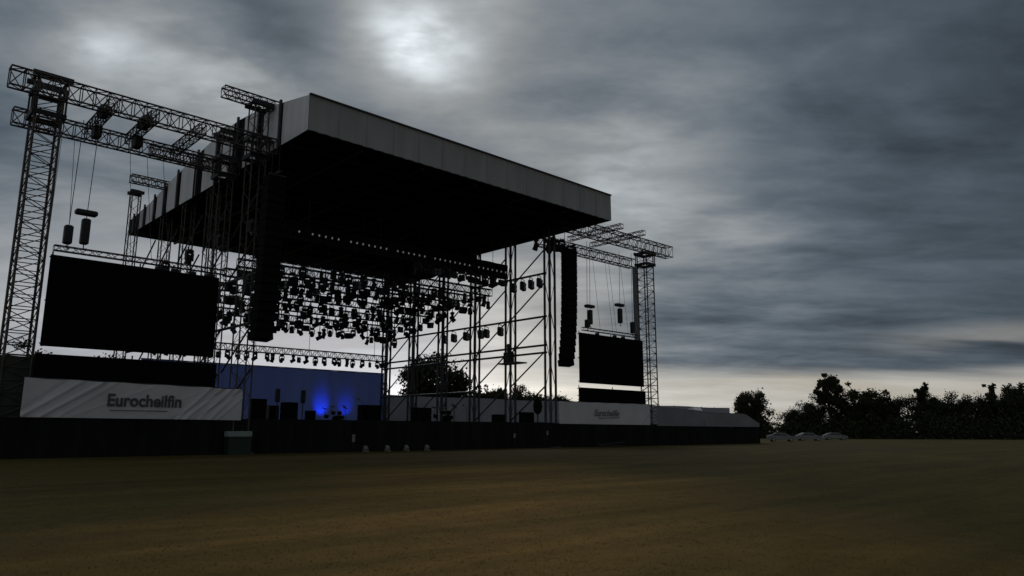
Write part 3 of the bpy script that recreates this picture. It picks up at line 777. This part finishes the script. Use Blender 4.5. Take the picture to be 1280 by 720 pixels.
# ------------------------------------------------------------------ small things along the skirt
bn = thing('storage_bin', 'dark green box with a pale lid, before the black skirt by the roof', 'box', (23.55, 53.75, 0))
MB().box((23.55, 53.75, 0.62), (1.65, 0.8, 1.24), top=1.03).build('body', M['binbody'], bn)
MB().cbox((23.55, 53.75, 1.45), (1.75, 0.86, 0.40), 0.04).build('lid', M['binlid'], bn)
MB().tube((22.6, 53.32, 1.15), (24.5, 53.32, 1.15), 0.03, 6).build('handle', M['black'], bn)
for k, x in enumerate((34.4, 36.55, 38.5, 40.7)):
    t = thing('wedge_light', 'small pale wedge lamp on the grass at the foot of the black skirt', 'lamp', (x, 53.75, 0), 'pale wedge lamps before the skirt')
    MB().prism([(53.5, 0.0), (54.0, 0.0), (54.0, 0.16), (53.86, 0.50), (53.66, 0.34)], 0, x-0.14, x+0.16).build('body', M['pale'], t)
    MB().box((x+0.01, 53.52, 0.17), (0.2, 0.04, 0.12), Matrix.Rotation(-0.45, 3, 'X')).build('lens', M['lens'], t)
for x, z, lb in ((33.5, 1.1, 'narrow pale notice plate on the black skirt, left of the pale wedge lamps'), (51.8, 1.25, 'small pale plate on the black skirt below the second right tower'), (56.5, 1.5, 'small pale plate on the black skirt below the frontmost right tower')):
    t = thing('notice_plate', lb, 'plate', (x, T0-0.2, z))
    MB().cbox((x, T0-0.19, z), (0.3, 0.03, 0.62 if x < 40 else 0.4), 0.01).build('plate', M['pale'], t)
    MB().tube((x, T0-0.16, z-0.7), (x, T0-0.16, z+0.3), 0.02, 5).build('stem', M['steel'], t)
mt = MB(); mt.box((66.5, T0-0.45, 0.35), (4.6, 0.12, 0.06), Matrix.Rotation(-0.06, 3, 'Y')); mt.box((66.5, T0-0.45, 0.14), (4.0, 0.1, 0.05))
tag(mt.build('loose_rail', M['steel'], org=(66.5, T0-0.45, 0)), 'dull metal rail leaning at the foot of the black skirt below the smaller screen', 'rail')
cn = thing('canopy', 'small white canopy behind the sloping end of the grey banner', 'canopy', (91.0, 58.5, 2.55))
pc = MB(); pc.prism([(-1.1+58.5, 4.1), (1.1+58.5, 4.1), (.5+58.5, 4.75), (-.3+58.5, 4.95)], 0, 89.6, 91.4); pc.build('cover', M['white'], cn)
for dx in (-.8, .8):
    for dy in (-1, 1): MB().tube((90.5+dx, 58.5+dy, 2.56), (90.5+dx, 58.5+dy, 4.1), 0.04, 6).build('pole', M['steel'], cn)

# ------------------------------------------------------------------ parked cars
def car_thing(label):
    """long axis along local x"""
    t = thing('parked_car', label, 'car', (0, 0, 0), 'pale cars parked at the edge of the field')
    L, W = 4.7, 1.78
    side = [(-2.3, .32), (2.3, .30), (2.36, .62), (2.22, .86), (1.3, 1.0), (.55, 1.42), (-.95, 1.47), (-1.9, 1.08), (-2.32, 1.0)]
    def loft(poly, ys):
        b = MB(); n = len(poly)
        for yv, inset in ys:
            for (x, z) in poly:
                k = max(0, (z-1.0)/0.47); b.v.append((x*(1-0.02*inset), yv*(1-0.14*k), z-0.03*inset*(z > 1.2)))
        for s in range(len(ys)-1):
            for i in range(n):
                j = (i+1) % n; b.f.append((s*n+i, s*n+j, s*n+n+j, s*n+n+i))
        b.f.append(tuple(range(n))); b.f.append(tuple(reversed(range((len(ys)-1)*n, len(ys)*n)))); return b
    loft(side, [(-W/2, 1), (-W/2+.12, 0), (W/2-.12, 0), (W/2, 1)]).build('body', M['paint'], t)
    for s in (-1, 1):
        wn = MB(); y = s*(W/2-0.055)
        for poly in ([(.45, 1.34), (1.05, 1.02), (-.15, 1.02), (-.15, 1.38)], [(-.22, 1.38), (-.22, 1.02), (-1.55, 1.04), (-1.0, 1.39)]):
            nn = len(wn.v)
            for (x, z) in poly: wn.v.append((x, s*(W/2*(1-0.14*max(0, (z-1.0)/.47)) + 0.012), z))
            wn.f.append(tuple(range(nn, nn+4)))
        wn.build('side_window', M['glass'], t)
    MB().add([(1.25, -.72, 1.035), (1.25, .72, 1.035), (.62, .62, 1.40), (.62, -.62, 1.40)], [(0, 1, 2, 3)]).build('windscreen', M['glass'], t)
    MB().add([(-1.88, -.68, 1.12), (-1.88, .68, 1.12), (-1.06, .62, 1.455), (-1.06, -.62, 1.455)], [(3, 2, 1, 0)]).build('rear_window', M['glass'], t)
    for x in (-1.42, 1.42):
        for s in (-1, 1):
            wh = MB().lathe((x, s*(W/2-0.08), .32), [(.2, -.11), (.31, -.10), (.32, 0), (.31, .10), (.2, .11)], 18, Matrix.Rotation(PI/2, 3, 'X')).build('wheel', M['tyre'], t)
            MB().lathe((x, s*(W/2+0.035), .32), [(.19, -.01), (.19, .01)], 14, Matrix.Rotation(PI/2, 3, 'X')).build('rim', M['rim'], wh)
    for s in (-1, 1):
        MB().cbox((2.26, s*.6, .72), (.16, .36, .14), .03).build('headlight', M['headlamp'], t)
    return t
c0 = car_thing('pale car parked by the trees, nearest to the end of the stage')
cars = [(c0, (122.3, 62.2, 0), -0.9), (None, (136.8, 64.2, 0), -0.82), (None, (154.0, 66.8, 0), -0.85)]
for (o, loc, rz), lb in zip(cars, ('pale car parked by the trees, nearest to the end of the stage', 'pale car parked by the trees, middle of three', 'pale car parked by the trees, farthest right of three')):
    o = o or copy_tree(c0)
    o.location = loc; o.rotation_euler = (0, 0, rz); o['label'] = lb

# ------------------------------------------------------------------ trees
def tree(label, x, y, h, w, seed, style='round', group=None, leafm='leaf', dens=1.0, low=0.12, name='tree'):
    r = random.Random(seed)
    t = thing(name, label, 'tree', (x, y, 0), group)
    tr = MB(); th = h*0.5
    bend = [Vector((x, y, -0.1))]
    for k in range(1, 6):
        bend.append(Vector((x + r.gauss(0, 0.018*h)*k*0.4, y + r.gauss(0, 0.018*h)*k*0.4, h*0.85*k/5)))
    rad = 0.035*h
    for k in range(5): tr.tube(bend[k], bend[k+1], rad*(1-k/6), 8, rad*(1-(k+1)/6))
    clumps = []
    nlimb = {'round': 15, 'tall': 11, 'wispy': 16}[style]
    for i in range(nlimb):
        v = low + (0.98-low)*((i+r.random())/nlimb) if style != 'tall' else 0.60+0.40*((i+r.random())/nlimb)
        hz = h*v
        if style == 'round': rw = w/2*math.sqrt(max(0.10, 1-((v-0.52)/0.52)**2))
        elif style == 'tall': rw = w/2*math.sqrt(max(0.2, 1-((v-0.80)/0.24)**2))
        else: rw = w/2*(1.05-v)*1.1
        a = r.uniform(0, 2*PI); d = rw*math.sqrt(r.uniform(0.1, 0.85))
        c = Vector((x+d*math.cos(a), y+d*math.sin(a), hz))
        root = bend[min(5, max(1, int(5*v*0.8)))]
        mid = root.lerp(c, .5)+Vector((0, 0, 0.03*h))
        tr.tube(root, mid, rad*0.32, 5, rad*0.2); tr.tube(mid, c, rad*0.2, 5, rad*0.06)
        cs = (0.17 if style == 'round' else 0.115 if style == 'tall' else 0.08)*w*r.uniform(.75, 1.35)
        clumps.append((c, cs))
        for q in range(4 if style != 'wispy' else 3):
            c2 = c+Vector((r.gauss(0, cs*.9), r.gauss(0, cs*.9), r.gauss(0, cs*.75)))
            clumps.append((c2, cs*r.uniform(.35, .75)))
            tr.tube(c, c2, rad*.07, 4, rad*.03)
    tr.build('trunk', M['bark'], t)
    lf = MB(); ls = 0.030*h*0.9
    for c, cs in clumps:
        n = int(230*dens*max(0.10, min(1.6, (cs/(0.15*w))**2)) if style == 'round' else 150*dens*max(0.15, min(1.4, (cs/(0.10*w))**2)))
        for i in range(n):
            p = Vector((r.gauss(0, 1), r.gauss(0, 1), r.gauss(0, .75)))
            p = p.normalized()*cs*(r.random()**0.5)*(1.2 if r.random() < 0.72 else r.uniform(1.1, 1.9))
            q = c+p
            if q.z < 0.1: continue
            s = ls*(1.0 if style != 'wispy' else 1.15)*r.uniform(.35, 1.3)
            a = Vector((r.gauss(0, 1), r.gauss(0, 1), r.gauss(0, 1))).normalized(); b = a.orthogonal().normalized()
            e = a.cross(b)
            lf.add([q+b*s, q+e*s*.5, q-b*s*.9, q-e*s*.5], [(0, 1, 2, 3)])
    lf.build('crown', M[leafm], t)
    return t
tree('broad dark tree behind the stage, between the blue cloth and the right roof towers', 86.5, 113, 13.9, 12.6, 1, 'round', dens=1.6, low=0.2)
tree('smaller dark tree leaning out right of the broad tree behind the stage', 94.0, 116.0, 9.0, 6, 2, 'round', dens=1.2, low=.2)
TL = 'trees along the far side of the field'
TREES = [
    (182.4, 100.9, 11.4, 8.5, 'round', 'round dark tree at the left end of the far tree line'),
    (187.9, 104.2, 10.4, 7.0, 'round', 'dark tree second from the left end of the far tree line'),
    (187.8, 82.3, 14.9, 6.8, 'tall', 'tallest tree of the far tree line, a small crown high on a bare trunk'),
    (189.6, 78.0, 11.0, 7.0, 'round', 'rounded tree in the far tree line just right of the tallest one'),
    (191.7, 72.7, 10.9, 7.0, 'round', 'domed tree in the far tree line, second right of the tallest one'),
    (195.3, 62.3, 12.6, 9.5, 'wispy', 'spiky thin-branched tree rising from the right half of the far tree line'),
    (198.9, 49.2, 11.9, 5.5, 'wispy', 'thin twiggy tree near the right end of the far tree line'),
    (199.8, 45.8, 11.0, 7.0, 'round', 'bushy tree at the right end of the far tree line')]
for i, (x, y, h, w, st, lb) in enumerate(TREES):
    tree(lb, x, y, h, w, 20+i, st, TL, 'leaf' if i % 2 else 'leaf2', 1.2 if st != 'round' else 1.15, low=0.10)
# lower trees that make up the rest of the line
rt = random.Random(77)
FILL = [(190.0, 93.5, 8.2), (188.6, 89.0, 8.9), (189.4, 85.6, 9.6), (192.2, 80.0, 9.8), (193.2, 75.4, 10.2), (194.3, 70.2, 10.0), (195.5, 66.6, 10.4), (196.5, 61.0, 10.2),
        (197.5, 57.5, 9.8), (198.3, 54.0, 9.6), (199.4, 50.8, 10.2), (201.0, 47.0, 10.4), (201.0, 41.5, 11.0), (201.8, 37.0, 10.6), (202.0, 32.0, 10.2)]
for i, (x, y, h) in enumerate(FILL):
    tree('dark bushy tree among the lower crowns of the far tree line', x, y, h*0.86, 8.2, 60+i, 'round', 'lower trees of the far tree line', 'leaf' if i % 3 else 'leaf2', 1.25, low=0.06)
# undergrowth under the far trees: one mass
ug = MB()
for i in range(16000):
    u = rt.random(); y = 30+70*u; x = 199.5-0.20*(y-30)+rt.gauss(0, 2.0)-3.5
    z = abs(rt.gauss(0, 1))*2.2
    if z > 6.5: continue
    q = Vector((x, y, z)); s = rt.uniform(.15, .45)
    a = Vector((rt.gauss(0, 1), rt.gauss(0, 1), rt.gauss(0, 1))).normalized(); b = a.orthogonal().normalized(); e = a.cross(b)
    ug.add([q+b*s, q+e*s*.55, q-b*s, q-e*s*.55], [(0, 1, 2, 3)])
tag(ug.build('undergrowth', M['leaf']), 'dense dark undergrowth below the far tree line', 'undergrowth', kind='stuff')
BT = 'distant trees behind the rear fence'
for i, (x, y, h, w) in enumerate(((130.7, 150, 11.6, 7), (134.6, 150, 12.4, 7), (139.5, 151, 13.0, 8), (146.8, 150, 12.6, 10), (152.6, 151, 11.9, 9), (158.5, 150, 11.8, 9), (165.0, 151, 12.0, 9), (126.0, 152, 11.0, 8))):
    tree('dark distant tree whose top shows above the rear fence between the right towers', x, y, h*0.93, w, 120+i, 'round', BT, 'leaf', 1.0, low=.2)
for i, (x, y, h, w) in enumerate(((12.0, 96, 8.6, 9), (19.0, 98, 9.2, 9), (27.0, 99, 9.0, 9))):
    tree('low dark tree far behind the left wing of the stage', x, y, h, w, 150+i, 'round', 'trees behind the left wing', 'leaf', 1.0, low=.1)

# ------------------------------------------------------------------ sky and light
SUN_EL, SUN_DIR = math.radians(29.5), Vector((0.5216, 0.6968, 0.4924))
w = bpy.data.worlds.new('World'); scene.world = w; w.use_nodes = True
nt = w.node_tree; N = nt.nodes; LK = nt.links
bg = N['Background']
def S_(v): return v
def math_(op, a, b=None, clamp=False):
    n = N.new('ShaderNodeMath'); n.operation = op; n.use_clamp = clamp
    for i, v in enumerate((a, b)):
        if v is None: continue
        if isinstance(v, (int, float)): n.inputs[i].default_value = v
        else: LK.new(v, n.inputs[i])
    return n.outputs[0]
def vmath(op, a, b=None):
    n = N.new('ShaderNodeVectorMath'); n.operation = op
    for i, v in enumerate((a, b)):
        if v is None: continue
        if isinstance(v, (tuple, Vector)): n.inputs[i].default_value = v
        else: LK.new(v, n.inputs[i])
    return n.outputs['Value'] if op in ('DOT_PRODUCT', 'LENGTH') else n.outputs['Vector']
def smooth(x, a, b):
    n = N.new('ShaderNodeMapRange'); n.interpolation_type = 'SMOOTHSTEP'
    LK.new(x, n.inputs[0]); n.inputs[1].default_value = a; n.inputs[2].default_value = b
    n.inputs[3].default_value = 0; n.inputs[4].default_value = 1; return n.outputs[0]
def noise(vec, scale, det, rough, dist=0.0):
    n = N.new('ShaderNodeTexNoise'); LK.new(vec, n.inputs['Vector']); n.inputs['Scale'].default_value = scale
    n.inputs['Detail'].default_value = det; n.inputs['Roughness'].default_value = rough; n.inputs['Distortion'].default_value = dist
    return n.outputs['Fac']
def comb(x, y, z):
    n = N.new('ShaderNodeCombineXYZ')
    for i, v in enumerate((x, y, z)):
        if isinstance(v, (int, float)): n.inputs[i].default_value = v
        else: LK.new(v, n.inputs[i])
    return n.outputs[0]
def mixc(fac, a, b, mode='MIX'):
    n = N.new('ShaderNodeMix'); n.data_type = 'RGBA'; n.blend_type = mode
    for i, v in ((0, fac), (6, a), (7, b)):
        if isinstance(v, (int, float)): n.inputs[i].default_value = v
        elif isinstance(v, tuple): n.inputs[i].default_value = v
        else: LK.new(v, n.inputs[i])
    return n.outputs[2]
tc = N.new('ShaderNodeTexCoord')
D = vmath('NORMALIZE', tc.outputs['Generated'])
sp = N.new('ShaderNodeSeparateXYZ'); LK.new(D, sp.inputs[0])
dx, dy, dz = sp.outputs
zc = math_('MAXIMUM', dz, 0.0)
# direction in the frame of the wind: "ahead" is where the field looks, "right" across it
ahead = vmath('DOT_PRODUCT', D, (math.cos(YAW), math.sin(YAW), 0)); right = vmath('DOT_PRODUCT', D, (math.sin(YAW), -math.cos(YAW), 0))
den = math_('ADD', zc, 0.11)
u = math_('DIVIDE', right, den); v = math_('DIVIDE', ahead, den)
P1 = comb(math_('MULTIPLY', u, 0.62), v, 0.3)
n1 = noise(P1, 1.05, 7, 0.52, 0.5)            # cloud masses
n2 = noise(comb(math_('MULTIPLY', u, 0.5), v, 4.7), 2.6, 6, 0.5, 0.4)   # finer ragged detail
n3 = noise(comb(math_('MULTIPLY', u, 0.30), v, 9.1), 1.6, 5, 0.5, 0.3)  # long streaks towards the horizon
cl = math_('ADD', math_('MULTIPLY', smooth(n1, 0.36, 0.66), 0.60), math_('MULTIPLY', smooth(n2, 0.36, 0.66), 0.24))
low = math_('SUBTRACT', 1.0, smooth(zc, 0.06, 0.36))
cl = math_('ADD', cl, math_('MULTIPLY', math_('MULTIPLY', smooth(n3, 0.35, 0.66), low), 0.42))
# the deck thickens to the right
az = math_('ARCTAN2', right, ahead)
thick = math_('SUBTRACT', 1.0, math_('MULTIPLY', smooth(az, 0.10, 0.66), 0.55))
n5 = noise(comb(math_('MULTIPLY', u, 0.28), v, 13.4), 4.2, 6, 0.58, 0.15)
n6 = noise(comb(math_('MULTIPLY', u, 0.7), v, 17.7), 5.0, 7, 0.6, 0.3)
cl = math_('ADD', cl, math_('MULTIPLY', math_('SUBTRACT', smooth(n5, 0.34, 0.66), 0.5), 0.20))
cl = math_('ADD', cl, math_('MULTIPLY', math_('SUBTRACT', smooth(n6, 0.36, 0.64), 0.5), 0.22))
lum = math_('MULTIPLY', math_('ADD', 0.066, math_('MULTIPLY', cl, 0.155)), thick)
# thin places in the deck, ragged because their outline follows the cloud noise
def noise3(vec, scale, det):
    n = N.new('ShaderNodeTexNoise'); LK.new(vec, n.inputs['Vector']); n.inputs['Scale'].default_value = scale
    n.inputs['Detail'].default_value = det; n.inputs['Roughness'].default_value = 0.55; return n.outputs['Color']
def warp(amount, scale):
    o = vmath('SUBTRACT', noise3(comb(math_('MULTIPLY', u, 0.8), v, 2.2), scale, 4), (0.5, 0.5, 0.5))
    n = N.new('ShaderNodeVectorMath'); n.operation = 'SCALE'; LK.new(o, n.inputs[0]); n.inputs['Scale'].default_value = amount
    return vmath('NORMALIZE', vmath('ADD', D, n.outputs[0]))
DW = vmath('NORMALIZE', vmath('ADD', warp(0.24, 2.6), warp(0.09, 6.0)))
def lobe(d, k, amp, nz=None):
    q = math_('POWER', math_('MAXIMUM', vmath('DOT_PRODUCT', DW, Vector(d).normalized()), 0.0), k)
    q = math_('MULTIPLY', q, amp)
    return math_('MULTIPLY', q, nz) if nz is not None else q
hole = math_('ADD', 0.45, math_('MULTIPLY', smooth(n2, 0.36, 0.60), 0.75))
hole1 = math_('ADD', 0.55, math_('MULTIPLY', smooth(n1, 0.38, 0.62), 0.65))
n4 = noise(comb(math_('MULTIPLY', u, 0.8), v, 6.3), 6.0, 4, 0.5, 0.1)
hole = math_('ADD', 0.22, math_('MULTIPLY', math_('MULTIPLY', smooth(n4, 0.32, 0.66), smooth(n2, 0.28, 0.54)), 1.1))
lob = lobe((0.4893, 0.7144, 0.5), 600, 0.20, hole)
for d, k, a, h in (((0.5143, 0.7069, 0.4856), 1000, 0.26, hole), ((0.5416, 0.6773, 0.498), 620, 0.23, hole), ((0.5216, 0.6968, 0.4924), 150, 0.085, hole1), ((0.5216, 0.6968, 0.4924), 40, 0.05, hole1),
                   ((0.1879, 0.8687, 0.4584), 500, 0.26, hole), ((0.1869, 0.8887, 0.4187), 1500, 0.22, hole), ((0.20, 0.87, 0.44), 80, 0.08, hole1), ((0.375, 0.79, 0.48), 260, -0.09, None),
                   ((0.2837, 0.855, 0.4341), 300, 0.10, hole), ((0.3403, 0.8396, 0.4134), 300, 0.14, hole),
                   ((0.665, 0.665, 0.34), 90, 0.15, hole1), ((0.78, 0.53, 0.33), 130, 0.26, hole1), ((0.74, 0.58, 0.33), 300, 0.14, hole), ((0.62, 0.72, 0.30), 120, 0.08, hole1),
                   ((0.86, 0.40, 0.32), 60, 0.04, hole1), ((0.66, 0.575, 0.485), 140, -0.075, None), ((0.245, 0.92, 0.30), 90, 0.055, hole1)):
    lob = math_('ADD', lob, lobe(d, k, a, h))
lum = math_('MAXIMUM', math_('ADD', lum, lob), 0.03)
# bright gap under the cloud deck, strongest to the left of centre
gap_l = math_('MULTIPLY', math_('SUBTRACT', 1.0, smooth(zc, 0.075, 0.30)), math_('SUBTRACT', 1.0, smooth(az, -0.05, 0.22)))
gap_l = math_('MULTIPLY', gap_l, math_('ADD', 0.42, math_('MULTIPLY', smooth(az, -0.62, -0.36), 0.58)))
edge = math_('ADD', zc, math_('MULTIPLY', math_('SUBTRACT', n3, 0.5), 0.05))
strip = math_('SUBTRACT', 1.0, smooth(edge, 0.056, 0.087))
band = math_('MULTIPLY', smooth(edge, 0.092, 0.104), math_('SUBTRACT', 1.0, smooth(edge, 0.108, 0.128)))
band = math_('MULTIPLY', band, math_('MULTIPLY', smooth(az, 0.40, 0.60), 0.13))
behind = smooth(math_('MULTIPLY', ahead, -1.0), -0.1, 0.5)
bright = math_('ADD', math_('MULTIPLY', gap_l, 0.44), math_('MULTIPLY', strip, math_('SUBTRACT', 0.37, math_('MULTIPLY', smooth(az, 0.45, 0.75), 0.06))))
bright = math_('ADD', bright, band)
cool = mixc(smooth(lum, 0.05, 0.30), (0.70, 0.94, 1.20, 1), (0.92, 1.0, 1.06, 1))
def scale_c(c, f):
    n = N.new('ShaderNodeVectorMath'); n.operation = 'SCALE'
    if isinstance(c, tuple): n.inputs[0].default_value = c[:3]
    else: LK.new(c, n.inputs[0])
    if isinstance(f, (int, float)): n.inputs['Scale'].default_value = f
    else: LK.new(f, n.inputs['Scale'])
    return n.outputs[0]
warm = mixc(smooth(az, -0.20, 0.12), (1.0, 0.955, 0.96, 1), (1.06, 0.94, 0.75, 1))
clouds = vmath('ADD', scale_c(cool, lum), scale_c(warm, bright))
clouds = vmath('ADD', clouds, scale_c((1.0, 1.0, 1.0), math_('ADD', math_('MULTIPLY', behind, 0.07), math_('MULTIPLY', smooth(zc, 0.60, 0.90), 0.16))))
sky = N.new('ShaderNodeTexSky'); sky.sky_type = 'NISHITA'; sky.sun_disc = False
sky.sun_elevation = SUN_EL; sky.sun_rotation = math.atan2(SUN_DIR.x, SUN_DIR.y); sky.air_density = 1.2; sky.dust_density = 2.5
STR = 0.06
# thin clear-sky share under a closed cloud deck
tot = vmath('ADD', scale_c(sky.outputs[0], 0.012), scale_c(clouds, 1/STR))
LK.new(tot, bg.inputs['Color']); bg.inputs['Strength'].default_value = STR

sl = bpy.data.lights.new('sun', 'SUN'); sl.energy = 0.5; sl.angle = math.radians(30); sl.color = (1, 0.95, 0.88)
so = bpy.data.objects.new('sun', sl); col.objects.link(so); so.rotation_euler = SUN_DIR.to_track_quat('Z', 'Y').to_euler()
so.location = (0, 0, 60)

# ------------------------------------------------------------------ render settings
vs = scene.view_settings; vs.view_transform = 'Standard'; vs.look = 'None'; vs.exposure = 0; vs.gamma = 1; vs.use_curve_mapping = False
scene.render.engine = 'CYCLES'
scene.cycles.use_denoising = True
scene.cycles.max_bounces = 6; scene.cycles.transparent_max_bounces = 6
